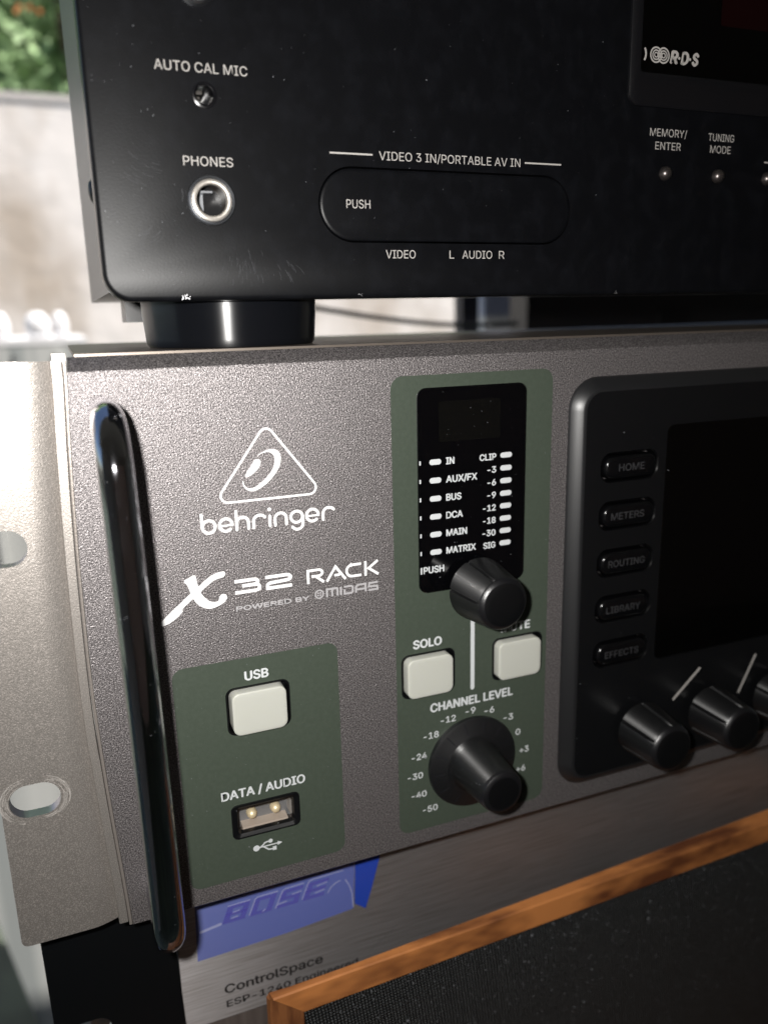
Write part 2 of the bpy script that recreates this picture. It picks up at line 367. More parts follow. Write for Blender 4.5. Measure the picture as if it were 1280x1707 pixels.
b = MB()
for k in range(55):
    i_ = random.randrange(14, len(hp) - 14); t = random.random(); P0, P1 = hp[i_], hp[i_ + 1]; a = math.radians(random.uniform(-75, 60))
    x, y, z = (P0[j] + (P1[j] - P0[j]) * t for j in range(3)); rr_ = 3.27; q = random.uniform(.025, .07) * (2 if random.random() < .06 else 1); x += rr_ * math.sin(a); y -= rr_ * math.cos(a)
    tx, ty = math.cos(a), math.sin(a); b.face([(x - q * tx, y - q * ty, z - q), (x + q * tx, y + q * ty, z - q * .6), (x + q * tx * .5, y + q * ty * .5, z + q), (x - q * tx, y - q * ty, z + q * .5)], 'dust')
b.build('handle_dust', mixer, smooth=0, kind='stuff', flip=False)
# green printed fields
b = MB(); b.cap(rrect(13.9, 53.2, 4.4, 62.3, 2.6), -.02, 'green_print', [h_usb, h_port]); b.build('green_field', mixer, smooth=0)
h_win = rrect(75.1, 104.9, 71.1, 122.0, 2.3)
b = MB(); b.cap(rrect(68.55, 112.65, 4.0, 125.0, 3.0), -.02, 'green_print', [h_solo, h_mute, h_win]); b.build('green_field', mixer, smooth=0)

# lit-up style buttons
def button(name, x0, x1, z0, z1, label):
    b = MB(); x0 += 1.15; x1 -= 1.25; z0 += .5; z1 -= .95
    b.plate(x0, x1, z0, z1, 1.9, [(0, 2.8), (0, -1.4), (.05, -1.58), (.16, -1.69), (.4, -1.74), (1.2, -1.76)], 'button_white', nseg=7)
    return b.build(name, mixer, label, smooth=40)
button('push_button', 25.5, 40.9, 43.1, 55.3, 'milky push button under the word USB')
button('push_button', 69.9, 85.0, 43.1, 55.2, 'milky push button under the word SOLO')
button('push_button', 96.0, 111.3, 43.1, 55.2, 'milky push button under the word MUTE')
for h, x0, x1, z0, z1 in ((h_usb, 25.5, 40.9, 43.1, 55.3), (h_solo, 69.9, 85.0, 43.1, 55.2), (h_mute, 96.0, 111.3, 43.1, 55.2)):
    b = MB(); b.loft([[(x, -.03, z) for x, z in h], [(x, -.25, z) for x, z in rrect(x0 + .12, x1 - .12, z0 + .12, z1 - .12, 1.9)], [(x, -.22, z) for x, z in rrect(x0 + .4, x1 - .4, z0 + .4, z1 - .4, 1.7)], [(x, 3, z) for x, z in rrect(x0 + .5, x1 - .5, z0 + .5, z1 - .5, 1.6)]], 'satin_black')
    b.cap(h, 3.1, 'satin_black'); b.build('button_bezel', mixer, smooth=40)

# usb socket
us = MB()
x0, x1, z0, z1 = 24.7, 41.8, 15.4, 24.7
us.loft([[(x, -.03, z) for x, z in h_port], [(x, -.35, z) for x, z in rrect(x0 + .1, x1 - .1, z0 + .1, z1 - .1, 1.4)], [(x, -.38, z) for x, z in rrect(x0 + .55, x1 - .55, z0 + .5, z1 - .5, 1.2)], [(x, .1, z) for x, z in rrect(x0 + 1.5, x1 - 1.5, z0 + 1.2, z1 - 1.2, .8)], [(x, 1.2, z) for x, z in rrect(x0 + 1.8, x1 - 1.8, z0 + 1.5, z1 - 1.5, .7)]], 'satin_black')
port = us.build('usb_socket', mixer, smooth=35)
b = MB(); b.wall(rrect(26.6, 40.4, 15.9, 22.6, .5), 1.0, 11, 'dark_metal'); b.cap(rrect(26.6, 40.4, 15.9, 22.6, .5), 11, 'dark_metal'); b.build('shell', port, smooth=30)
b = MB(); b.box(27.5, 38.9, 1.2, 10.5, 15.95, 17.4, 'tongue')
for k in range(4): b.box(28.4 + k * 2.9, 29.7 + k * 2.9, 1.15, 1.25, 16.0, 16.8, 'brass' if k % 2 else 'dark_metal')
b.build('tongue', port, smooth=0)
for cx in (30.3, 36.3):
    b = MB(); b.lathe(cx, 19.5, [(1.3, 4.0), (1.25, 3.0), (1.0, 2.3), (.5, 1.9), (.1, 1.85)], 'brass', 20); b.build('spring_contact', port, smooth=60)
b = MB(); b.box(39.5, 40.0, 1.3, 5, 18.0, 21.8, 'nickel'); b.build('side_spring', port, smooth=0)

# lettering ---------------------------------------------------------
def word(parent, string, x0, x1, z, cap, y=-.05, mt='white_print', weight=.02, name='printed_word', label=None):
    b = MB(); b.text(string, x0, x1, z, cap, y, mt, weight); return b.build(name, parent, label or ('printed word %s' % string), smooth=0, flip=False)
word(mixer, 'USB', 30.25, 36.0, 56.6, 2.3, weight=.06)
word(mixer, 'DATA / AUDIO', 22.7, 43.5, 26.6, 2.35, weight=.05)
word(mixer, 'SOLO', 73.2, 81.3, 56.5, 2.35, weight=.065)
word(mixer, 'MUTE', 98.6, 107.5, 56.6, 2.35, weight=.06)
word(mixer, 'CHANNEL LEVEL', 77.8, 102.5, 37.95, 2.45, weight=.06)
for t, cx, cz in (('-12', 83.0, 34.95), ('-9', 89.6, 36.0), ('-6', 95.3, 34.95), ('-3', 101.2, 31.6), ('0', 104.3, 26.4), ('+3', 106.4, 20.6), ('+6', 105.4, 14.9), ('-18', 78.0, 31.4),
                  ('-24', 74.5, 26.0), ('-30', 73.3, 20.5), ('-40', 74.3, 14.8), ('-50', 77.5, 9.8)):
    wd = 1.5 if t == '0' else (3.0 if len(t) == 2 else 4.4)
    word(mixer, t, cx - wd / 2, cx + wd / 2, cz - .9, 1.8, weight=.035, name='scale_number', label='printed scale number ' + t)
b = MB(); b.ribbon([(90.15, 64), (90.15, 42.6)], 1.15, -.05, 'white_print'); b.build('divider_line', mixer, smooth=0)
# usb trident
b = MB(); y = -.05; mt = 'white_print'
b.disc(30.25, 11.6, .82, y, mt); b.ribbon([(30.9, 11.62), (35.8, 11.6)], .32, y - .004, mt)
b.face([(35.6, y - .008, 12.15), (36.8, y - .008, 11.58), (35.6, y - .008, 11.0)], mt)
b.ribbon([(31.2, 11.62), (31.9, 12.1), (32.4, 12.62), (33.1, 12.75), (33.6, 12.74)], .36, y - .012, mt); b.disc(33.85, 12.74, .55, y - .016, mt)
b.ribbon([(32.0, 11.6), (32.7, 11.0), (33.3, 10.45), (34.0, 10.4), (34.4, 10.4)], .36, y - .020, mt); b.face([(34.3, y - .024, 9.9), (35.25, y - .024, 9.9), (35.25, y - .024, 10.95), (34.3, y - .024, 10.95)], mt)
b.build('usb_symbol', mixer, 'printed three-pronged port symbol', smooth=0, flip=False)
# maker's triangle emblem
b = MB(); T = [(38.75, 116.3), (26.3, 99.45), (51.2, 99.45)]
def roundpoly(P, r, n_=8):
    o = []
    for i, p_ in enumerate(P):
        p_ = Vector(p_); a = (Vector(P[i - 1]) - p_).normalized(); c = (Vector(P[(i + 1) % len(P)]) - p_).normalized(); half = math.acos(max(-1, min(1, a.dot(c)))) / 2
        d = r / math.tan(half); s_, e2 = p_ + a * d, p_ + c * d; ctr = p_ + (a + c).normalized() * r / math.sin(half)
        a0 = math.atan2((s_ - ctr).y, (s_ - ctr).x); a1 = math.atan2((e2 - ctr).y, (e2 - ctr).x); da = (a1 - a0 + math.pi) % (2 * math.pi) - math.pi
        for k in range(n_ + 1): t = a0 + da * k / n_; o.append((ctr.x + r * math.cos(t), ctr.y + r * math.sin(t)))
    return o
b.ribbon(roundpoly(T, 1.6), .48, -.03, 'logo_print', closed=True)
crO = [(36.36, 109.25), (36.9, 109.65), (37.54, 109.97), (38.58, 110.44), (39.61, 110.58), (40.35, 110.5), (40.9, 110.3), (41.37, 109.9), (41.66, 109.4), (41.78, 108.6), (41.74, 107.7), (41.6, 107.1), (41.3, 106.4), (40.59, 105.25), (39.48, 103.95), (38.13, 102.8), (36.67, 101.92), (35.9, 101.6), (35.24, 101.49), (34.6, 101.5), (34.11, 101.67), (33.7, 101.95), (33.39, 102.25), (33.1, 102.65), (32.94, 103.06), (32.86, 103.95)]
crI = [(36.36, 109.25), (37.0, 109.55), (37.66, 109.81), (38.56, 109.99), (39.3, 109.88), (39.75, 109.65), (40.05, 109.37), (40.28, 109.0), (40.37, 108.5), (40.34, 107.7), (40.15, 106.9), (39.87, 106.21), (39.03, 105.01), (37.81, 103.85), (36.6, 102.95), (35.9, 102.5), (35.42, 102.3), (34.9, 102.17), (34.4, 102.17), (34.0, 102.28), (33.66, 102.48), (33.4, 102.78), (33.2, 103.16), (33.06, 103.94)]
b.cap(crO + crI[::-1][:-1], -.03, 'logo_print', tri=True)
b.cap([(35.8, 108.35), (36.1, 108.52), (36.44, 108.57), (36.75, 108.53), (37.0, 108.4), (37.18, 108.2), (37.23, 107.9), (37.12, 107.4), (36.9, 106.95), (36.29, 106.16), (35.37, 105.45), (34.71, 105.04), (34.2, 104.85), (33.81, 104.79), (33.58, 104.85), (33.58, 105.05), (34.01, 106.0), (34.83, 106.95), (35.38, 107.8)], -.03, 'logo_print', tri=True)
b.build('triangle_emblem', mixer, 'white printed triangle emblem with a stylised ear', smooth=0, flip=False)
# maker's wordmark, drawn with even strokes
b = MB(); W = .64; y0 = -.03; k_ = [0]
def st(pts, closed=False): k_[0] += 1; b.ribbon(pts, W, y0 - .0015 * k_[0], 'logo_print', closed=closed)
cz = 94.47; rr = 1.42
st([(23.33, 97.35), (23.33, cz)]); st(arc(24.78, cz, rr, rr, 0, 342, 28), True)                               # b
for cx in (28.55, 48.5): st(arc(cx, cz, rr, rr, -4, 312, 26)); b.ribbon([(cx - 1.2, cz - .12), (cx + 1.4, cz - .12)], .42, y0 - .02, 'logo_print', roundcap=False)     # e
st([(30.95, 97.3), (30.95, 93.05)]); st([(31.0, 94.1)] + arc(32.3, 94.65, 1.28, 1.2, 180, 0, 14) + [(33.6, 93.1)])       # h
for cx in (34.75, 51.05): st([(cx, 93.1), (cx, 94.5)] + arc(cx + 1.45, 94.5, 1.45, 1.38, 175, 35, 12))            # r
st([(38.5, 95.4), (38.5, 93.1)]); b.disc(38.5, 96.95, .42, -.05, 'logo_print')                                  # i
st([(39.7, 93.1), (39.7, 94.6)] + arc(41.0, 94.62, 1.3, 1.22, 180, 0, 14) + [(42.3, 93.1)])                     # n
st(arc(44.75, cz + .05, rr - .05, rr - .1, 0, 342, 26), True); st([(46.2, 94.6), (46.2, 93.0)] + arc(44.85, 92.9, 1.35, 1.35, 0, -150, 14))      # g
b.build('maker_wordmark', mixer, 'maker wordmark in white rounded lower-case letters under the triangle', smooth=0, flip=False)
# model name X 32 RACK
X1 = [(26.79, 83.87), (27.3, 83.88), (27.56, 83.6), (27.6, 83.21), (27.45, 82.85), (27.14, 82.58), (25.95, 82.37), (24.9, 82.06), (23.52, 81.11), (22.13, 80.08), (21.88, 79.66), (21.2, 79.3), (20.2, 78.53), (19.36, 77.89), (18.13, 77.0), (17.58, 76.32), (17.64, 75.84), (16.67, 74.92), (15.61, 74.17), (14.42, 73.51), (13.11, 73.12), (12.7, 73.34), (12.74, 74.11), (13.54, 74.82), (14.61, 75.73), (15.98, 76.89), (17.35, 77.9), (18.73, 79.07), (19.65, 79.77), (20.72, 80.61), (21.49, 81.11), (22.88, 82.28), (24.25, 83.16), (25.61, 83.73)]
X2 = [(18.48, 83.01), (19.51, 83.39), (20.41, 83.9), (21.05, 83.81), (21.18, 82.69), (21.32, 81.75), (21.53, 80.79), (21.94, 79.49), (22.59, 78.46), (23.53, 77.46), (24.0, 77.2), (24.53, 77.03), (25.1, 76.98), (25.56, 77.1), (25.75, 77.4), (25.84, 77.8), (26.0, 78.15), (26.25, 78.44), (26.6, 78.6), (27.0, 78.59), (27.35, 78.4), (27.56, 78.08), (27.65, 77.7), (27.59, 77.37), (27.02, 76.67), (25.93, 76.06), (24.73, 75.7), (24.1, 75.58), (23.54, 75.58), (22.39, 75.92), (21.43, 76.63), (20.63, 77.53), (20.13, 78.54), (19.66, 79.85), (19.27, 81.29), (18.91, 82.18), (18.57, 82.39)]
b = MB(); b.cap(X1, -.03, 'logo_print', tri=True); b.cap(X2, -.036, 'logo_print', tri=True); b.build('printed_word', mixer, 'large white brush-style letter X', smooth=0, flip=False)
b = MB(); W = .78; y0 = -.03; k_[0] = 0
def rc(pts): k_[0] += 1; b.ribbon(pts, W, y0 - .002 * k_[0], 'logo_print', roundcap=False)
rc([(29.5, 81.05), (33.6, 81.05)] + arc(34.0, 80.45, .85, .6, 90, -90, 8) + [(31.2, 79.82)]); rc([(31.3, 79.82), (33.9, 79.82)] + arc(34.3, 79.1, .9, .72, 90, -90, 8) + [(29.55, 78.38)])
rc([(36.6, 81.05), (41.3, 81.05)] + arc(41.6, 80.4, .95, .65, 90, -60, 8) + [(40.5, 79.72), (38.2, 79.62)] + arc(38.0, 79.0, .95, .62, 95, 180, 5) + [(37.05, 78.38), (42.8, 78.38)])
W = .62
rc([(46.75, 77.95), (46.75, 81.15), (49.3, 81.15)] + arc(49.35, 80.4, .9, .75, 90, -90, 8) + [(47.6, 79.65)]); rc([(48.6, 79.6), (50.6, 77.95)])
rc([(51.3, 77.9), (53.55, 81.3), (56.0, 77.9)]); rc([(53.2, 79.2), (54.6, 79.2)])
rc([(60.0, 81.15), (57.6, 81.15)] + arc(57.6, 79.75, 1.3, 1.4, 90, 270, 12) + [(60.0, 78.35)])
rc([(61.1, 81.6), (61.1, 77.95)]); rc([(64.3, 81.45), (61.9, 79.75), (64.4, 77.95)])
b.build('printed_word', mixer, 'white printed model name in wide letters beside the brush-style letter', smooth=0, flip=False)
word(mixer, 'POWERED BY', 29.5, 46.9, 73.95, 1.15, y=-.03, mt='grey_print', weight=.08)
b = MB(); b.ribbon(circle(49.3, 75.05, .98, 24), .34, -.03, 'grey_print', closed=True)
for dx in (-.3, .3):
    for dz in (-.3, .3): b.disc(49.3 + dx, 75.05 + dz, .22, -.032, 'grey_print', 10)
W = .42; k_[0] = 0
def gr(pts): k_[0] += 1; b.ribbon(pts, .5, -.034 - .002 * k_[0], 'grey_print', roundcap=False)
gr([(51.2, 74.0), (51.2, 75.95), (53.6, 75.95), (53.85, 75.7), (53.85, 74.0)]); gr([(52.5, 75.9), (52.5, 74.0)]); gr([(54.7, 74.0), (54.7, 76.1)])
gr([(55.5, 75.95), (57.4, 75.95), (57.7, 75.6), (57.7, 74.5), (57.4, 74.2), (55.6, 74.2), (55.6, 75.3)])
gr([(58.5, 74.0), (58.5, 75.5), (59.0, 75.95), (61.0, 75.95), (61.0, 74.0)]); gr([(58.7, 74.8), (60.9, 74.8)])
gr([(64.2, 75.95), (62.0, 75.95), (61.8, 75.1), (64.0, 75.0), (64.1, 74.2), (61.7, 74.2)])
b.build('printed_word', mixer, 'small grey printed round badge and wordmark under the model name', smooth=0, flip=False)

# meter window
b = MB(); b.plate(75.1, 104.9, 71.1, 122.0, 2.3, [(0, 2), (0, -.02), (.02, -.42), (.28, -.62)], 'gloss_black', nseg=8)
win = b.build('meter_window', mixer, 'glossy black meter window', smooth=30)
b = MB(); b.cap(rrect(80.6, 97.4, 108.9, 118.6, .3, 2), -.635, 'grey_glass'); b.build('numeric_display', win, smooth=0)
WY = -.645
for i, t in enumerate((('IN', 84.7), ('AUX/FX', 91.0), ('BUS', 86.6), ('DCA', 87.0), ('MAIN', 88.2), ('MATRIX', 90.7))):
    z = 104.2 - 4.52 * i
    b = MB(); b.cap(rrect(78.0, 81.15, z - .68, z + .68, .66, 5), WY, 'white_print'); b.build('indicator_lamp', win, smooth=0)
    word(win, t[0], 82.4, t[1], z - .85, 1.72, WY, weight=.055)
    b = MB(); b.box(75.35, 75.72, WY, WY + .02, z - .5, z + .5, 'white_print'); b.build('edge_reflection', win, smooth=0)  # painted reflection of the lamp in the window's side wall
for i, t in enumerate((('CLIP', 91.6), ('-3', 93.8), ('-6', 93.8), ('-9', 93.8), ('-12', 92.6), ('-18', 92.6), ('-30', 92.5), ('SIG', 92.8))):
    z = 104.3 - 3.25 * i
    b = MB(); b.cap(rrect(97.45, 100.75, z - .66, z + .66, .64, 5), WY, 'white_print'); b.build('indicator_lamp', win, smooth=0)
    word(win, t[0], t[1], 96.3, z - .95, 1.62, WY, weight=.055)
word(win, 'PUSH', 76.1, 81.8, 76.3, 1.75, WY, weight=.055)
b = MB(); b.box(75.35, 75.75, WY, WY + .02, 76.3, 78.0, 'white_print'); b.build('edge_reflection', win, smooth=0)  # painted reflection of the lettering in the window's side wall

# knobs
def groove(a0, nn, width, depth, ya, yb):
    def f(a, y):
        if y > ya or y < yb: return 0
        d = min(abs((a - a0 - 2 * math.pi * k / nn + math.pi) % (2 * math.pi) - math.pi) for k in range(nn)); return depth * max(0, 1 - d / width) if d < width else 0
    return f
def grip_knob(cx, cz, y, parent, label, rb=8.2, rt=6.35, L=13.3, mt='knob_black', a0=112):
    b = MB()
    pr = [(rb * .55, y + .4), (rb - .5, y + .3), (rb, y - .1)] + [(rb + (rt + .35 - rb) * t, y - .1 - (L - 1.7) * t) for t in (.02, .25, .5, .75, .95)] + [(rt + .16, y - L + 1.15), (rt - .05, y - L + .85), (rt - .72, y - L + .25), (rt - .95, y - L + .15), (rt - 2.6, y - L - .02), (.6, y - L - .1)]
    g = groove(math.radians(a0), 6, .055, .85, y - .0, y - L + 1.9)
    b.lathe(cx, cz, pr[:-5], 'knob_side', 384, g, capend=False); b.lathe(cx, cz, pr[-6:-2], 'knob_rim', 384, None, capend=False); b.lathe(cx, cz, pr[-3:], 'knob_face', 384)
    return b.build('knob', parent, label, smooth=35)
grip_knob(90.4, 71.0, -2.6, mixer, 'black fluted encoder knob over the lower end of the meter window')
b = MB(); b.lathe(90.4, 71.0, [(3, .0), (3, -3)], 'knob_gloss', 24); b.build('knob_shaft', mixer, smooth=40)
# level knob with skirt
b = MB(); b.lathe(89.9, 21.3, [(12.9, -.05), (13.0, -.8), (12.8, -1.25), (12.0, -1.6), (8.4, -2.6)], 'knob_gloss', 128, capend=False); b.lathe(89.9, 21.3, [(8.4, -2.6), (7.3, -3.2), (6.85, -4.2), (6.3, -10), (5.9, -15.6), (5.8, -16.1)], 'knob_side', 128, capend=False); b.lathe(89.9, 21.3, [(5.8, -16.1), (5.5, -16.8), (4.9, -17.2), (4.3, -17.3)], 'knob_rim', 128, capend=False); b.lathe(89.9, 21.3, [(4.3, -17.3), (.5, -17.25)], 'knob_face', 128)
kn = b.build('knob', mixer, 'black round-skirted level knob inside the ring of numbers', smooth=32)
for k in range(12):
    a = math.radians(240 - 300 * k / 11); b = MB(); c, s_ = math.cos(a), math.sin(a)
    P = []
    for r, y in ((12.2, -1.58), (9.2, -2.42)):
        for d in (-.18, .18): P.append((89.9 + r * c - d * s_, y - .03, 21.3 + r * s_ + d * c))
    b.face([P[0], P[1], P[3], P[2]], 'device_dark'); b.build('skirt_tick', kn, smooth=0)

for (kx, kz, ky, kr, n_) in ((90.4, 71.0, -2.6, (8.1, 6.75), 110), (89.9, 21.3, -4.5, (6.8, 5.95), 40)):
    b = MB()
    for k in range(n_):
        t = random.random(); a = math.radians(random.uniform(70, 290)); rr_ = kr[0] + (kr[1] - kr[0]) * t + .03; y = ky - 11 * t; q = random.uniform(.03, .09)
        cx_, cz_ = kx + rr_ * math.cos(a), kz + rr_ * math.sin(a); tx, tz = -math.sin(a), math.cos(a)
        b.face([(cx_ - q * tx, y - q, cz_ - q * tz), (cx_ + q * tx, y - q * .6, cz_ + q * tz), (cx_ + q * tx * .5, y + q, cz_ + q * tz * .5), (cx_ - q * tx, y + q * .7, cz_ - q * tz)], 'dust')
    b.build('knob_dust', mixer, smooth=0, kind='stuff', flip=False)
# screen module
b = MB(); MX0 = 117.5
mod_holes = []
for z in (98.6, 85.5, 72.3, 59.1, 45.9): mod_holes.append(rrect(126.0, 144.6, z - 4.05, z + 4.05, 3.2, 8))
scr = rrect(147.2, 290, 40.9, 108.6, 2.2, 6)
b.loft([[(x, yy, z) for x, z in rrect(MX0 + i, 296 - i, 5.3 + i, 122.3 - i, max(8.5 - i, 1), 12)] for i, yy in ((0, -.0), (.05, -.3), (.35, -.8), (2.6, -2.75), (3.1, -2.95), (3.7, -3.0))], 'bevel_lit_black')
b.cap(rrect(MX0 + 3.7, 296 - 3.7, 5.3 + 3.7, 122.3 - 3.7, 4.8, 12), -3.0, 'satin_black', mod_holes + [scr])
for h, z in zip(mod_holes, (98.6, 85.5, 72.3, 59.1, 45.9)):
    b.loft([[(x, -3.0, zz_) for x, zz_ in h], [(x, -2.75, zz_) for x, zz_ in rrect(126.3, 144.3, z - 3.75, z + 3.75, 3.0, 8)], [(x, -.2, zz_) for x, zz_ in rrect(126.7, 143.9, z - 3.4, z + 3.4, 2.7, 8)]], 'button_key')
b.wall(scr, -3.0, -2.7, 'satin_black')
module = b.build('screen_module', mixer, 'raised black control module with a dark screen, beside the green field', smooth=28)
b = MB(); b.cap(scr, -2.7, 'screen_black'); b.build('screen', module, 'switched-off black screen', smooth=0)
for t, z, xa, xb in (('HOME', 98.6, 131.0, 139.3), ('METERS', 85.5, 129.2, 140.0), ('ROUTING', 72.3, 129.0, 141.0), ('LIBRARY', 59.1, 129.0, 140.4), ('EFFECTS', 45.9, 129.2, 140.6)):
    b = MB(); b.plate(127.0, 143.6, z - 3.1, z + 3.1, 2.6, [(0, -.3), (0, -2.8), (.15, -3.4), (.55, -3.85), (1.1, -4.0)], 'button_key', nseg=8)
    b.text(t, xa, xb, z - .95, 1.9, -4.03, 'dim_print', .03); b.build('menu_button', module, 'black key lettered ' + t, smooth=35)
for cx in (142.6, 167.8, 193.0, 218.2): grip_knob(cx, 21.3, -4.6, module, None, rb=7.9, rt=6.5, L=13.6, mt='knob_gloss', a0=92)
for p0, p1 in (((155.4, 26.9), (164.4, 34.9)), ((180.6, 24.0), (186.1, 35.1)), ((205.6, 24), (206.5, 35))):
    b = MB(); b.ribbon([p0, p1], .85, -3.03, 'tan_print'); b.build('pointer_line', module, smooth=0)

# =================================================================== receiver on top
rec = empty('av_receiver', (90, 20, 142), 'black hi-fi receiver with headphone jack and oval flap, standing on the rack mixer', 'receiver')
RX0, RZ0, RY = 8.1, 142.6, 0.0
fl_o = rrect(53.0, 116.4, 154.35, 169.85, 7.75, 14)
jackh = circle(30.4, 162.1, 4.25, 40); mich = circle(30.5, 181.6, 2.15, 32); toph = circle(30.4, 201.0, 3.3, 32)
tact = [circle(x, 171.6, 1.75, 24) for x in (143.9, 160.7, 177.5)]
disp = rrect(131.4, 330, 186.4, 330, 3.2, 8)
b = MB()
ro = lambda i: [(x, z) for x, z in rrect(RX0 + i, 430 - i, RZ0 + i, 330 - i, 5.5 - i, 10)]
b.loft([[(x, y, z) for x, z in ro(i)] for i, y in ((.3, 6.0), (0, 5.6), (0, 1.1), (.06, .8))], 'edge_black')
b.loft([[(x, y, z) for x, z in ro(i)] for i, y in ((.06, .8), (.25, .3), (.6, .08), (1.0, 0))], 'receiver_black')
b.cap(ro(1.0), 0, 'receiver_black', [fl_o, jackh, mich, toph, disp] + tact)
b.cap(ro(.3), 6.0, 'edge_black')
for h in (jackh, mich, toph, fl_o, *tact): b.wall(h, 0, 3.5, 'edge_black')
b.build('front_panel', rec, 'dusty satin black front panel', smooth=28)
b = MB(); b.plate(53.35, 116.05, 154.7, 169.5, 7.4, [(0, 3), (0, .2), (.08, -.05), (.35, -.2), (.7, -.24)], 'receiver_black', nseg=14)
b.build('flap', rec, 'oval flap marked PUSH', smooth=30)
# display bezel and window
b = MB()
dz = lambda x0_, z0_, r: [(x, z) for x, z in rrect(x0_, 330, z0_, 330, r, 8)]
b.loft([[(x, y, z) for x, z in l_] for l_, y in ((dz(131.4, 186.4, 3.2), 0), (dz(131.5, 186.5, 3.1), -.5), (dz(132.0, 187.3, 2.8), -.85), (dz(133.6, 193.1, 1.4), -1.3), (dz(134.1, 193.7, 1.0), -1.2), (dz(134.3, 193.9, 1.0), -.5))], 'edge_black')
bez = b.build('display_bezel', rec, smooth=25)
b = MB(); b.cap(dz(134.3, 193.9, 1.0), -.5, 'screen_black'); b.build('display_window', rec, smooth=0)
b = MB(); b.cap(rrect(158, 300, 206, 240, .5, 3), -.53, 'red_glass'); b.build('display_field', rec, 'dark red display field', smooth=0)
DY = -.54
b = MB(); b.ribbon(arc(133.6, 197.8, 2.3, 2.3, -35, 35, 8), .5, DY, 'tan_print', roundcap=False)
for cx in (138.9, 141.1):
    b.ribbon(circle(cx, 197.9, 1.62, 24), .36, DY - .002 * (cx > 140), 'tan_print', closed=True)
    b.ribbon(circle(cx, 197.9, 1.02, 20), .30, DY - .004 - .002 * (cx > 140), 'tan_print', closed=True); b.ribbon(circle(cx, 197.9, .5, 16), .26, DY - .008 - .002 * (cx > 140), 'tan_print', closed=True)
for t, xa, xb in (('R', 143.0, 145.4), ('·', 145.6, 146.1), ('D', 146.3, 148.6), ('·', 148.9, 149.4), ('S', 149.6, 151.6)):
    if t == '·': b.disc((xa + xb) / 2, 197.7, .33, DY - .012, 'tan_print', 12); continue
    c0 = len(b.v); b.text(t, xa, xb, 196.35, 2.9, DY, 'tan_print', .09)
    for i in range(c0, len(b.v)): x, y, z = b.v[i]; b.v[i] = (x + (z - 196.35) * .16, y, z)
b.build('printed_emblem', rec, 'white printed spiral badge and letters R·D·S', smooth=0, flip=False)
rw = lambda t, xa, xb, z, c, wt=.0: word(rec, t, xa, xb, z, c, -.02, 'tan_print', wt)
rw('AUTO CAL MIC', 21.3, 39.3, 185.6, 1.75, .0); rw('PHONES', 25.4, 35.3, 168.6, 1.75, .0); rw('VIDEO 3 IN/PORTABLE AV IN', 67.1, 102.2, 171.4, 1.75)
rw('VIDEO', 68.2, 75.4, 151.1, 1.75); rw('L', 83.9, 85.1, 151.1, 1.75); rw('AUDIO', 87.2, 95.0, 151.1, 1.75); rw('R', 96.8, 98.3, 151.1, 1.75); word(rec, 'PUSH', 59.2, 64.7, 161.4, 1.75, -.27, 'tan_print', .0)
rw('MEMORY/', 138.7, 150.1, 180.1, 1.75); rw('ENTER', 140.5, 148.4, 177.1, 1.75); rw('TUNING', 157.0, 165.4, 179.9, 1.75); rw('MODE', 157.8, 164.5, 177.1, 1.75)
for xa, xb in ((55.9, 65.6), (103.4, 113.3)):
    b = MB(); b.ribbon([(xa, 172.35), (xb, 172.35)], .34, -.02, 'tan_print', roundcap=False); b.build('printed_line', rec, smooth=0)
b = MB(); b.ribbon([(176.2, 175.6), (190, 175.6)], .34, -.02, 'tan_print', roundcap=False); b.build('printed_line', rec, smooth=0)
# headphone jack
b = MB(); b.lathe(30.4, 162.1, [(4.9, .0), (4.85, -.25), (4.62, -.45), (4.5, -.35), (4.4, -.6), (4.15, -.72), (4.05, -.55)], 'silver_grey', 72, capend=False); b.lathe(30.4, 162.1, [(4.05, -.55), (3.95, -.9), (3.6, -1.02), (3.25, -.98), (3.05, -.8), (2.95, -.3)], 'nickel', 72, capend=False)
jk = b.build('headphone_jack', rec, 'nickel headphone socket', smooth=25)
b = MB(); b.lathe(30.4, 162.1, [(3.0, -.3), (3.05, 1.0), (3.3, 1.2), (3.3, 14)], 'dark_metal', 48); b.build('bore', jk, smooth=30)
b = MB(); b.box(28.9, 29.7, 5.5, 9, 160.8, 164.0, 'silver_grey'); b.build('contact_spring', jk, smooth=0)
b = MB(); b.box(28.8, 31.2, 2.5, 7, 163.9, 164.3, 'silver_grey'); b.build('contact_spring', jk, smooth=0)
b = MB(); b.lathe(31.6, 160.4, [(1.1, 13), (1.05, 8), (.8, 7.4)], 'dark_metal', 20); b.build('contact_pin', jk, smooth=40)
# microphone jack
b = MB(); b.lathe(30.5, 181.6, [(2.45, 0), (2.4, -.2), (2.1, -.3), (1.95, -.15), (1.85, -.28), (1.75, -.2), (1.7, .3), (1.7, 9)], 'edge_black', 48)
mj = b.build('microphone_jack', rec, 'small black microphone socket', smooth=30)
b = MB(); b.box(29.0, 30.2, 1.0, 4, 181.9, 182.5, 'silver'); b.box(29.1, 29.8, 1.6, 4, 181.1, 181.6, 'silver'); b.build('contact_spring', mj, smooth=0)
b = MB(); b.lathe(30.4, 201.0, [(3.75, 0), (3.7, -1.0), (3.4, -1.4), (3.15, -1.3), (3.0, -.9), (2.2, -1.0), (1.9, -1.9), (.4, -2.1)], 'silver_grey', 56)
b.build('round_control', rec, 'small chrome-rimmed control at the upper edge', smooth=28)
for x in (143.9, 160.7, 177.5):
    b = MB(); b.lathe(x, 171.6, [(1.6, 3), (1.68, .2), (1.6, -.5), (1.35, -1.1), (.9, -1.5), (.4, -1.7), (.1, -1.75)], 'nickel_dark', 32); b.build('round_key', rec, smooth=50)
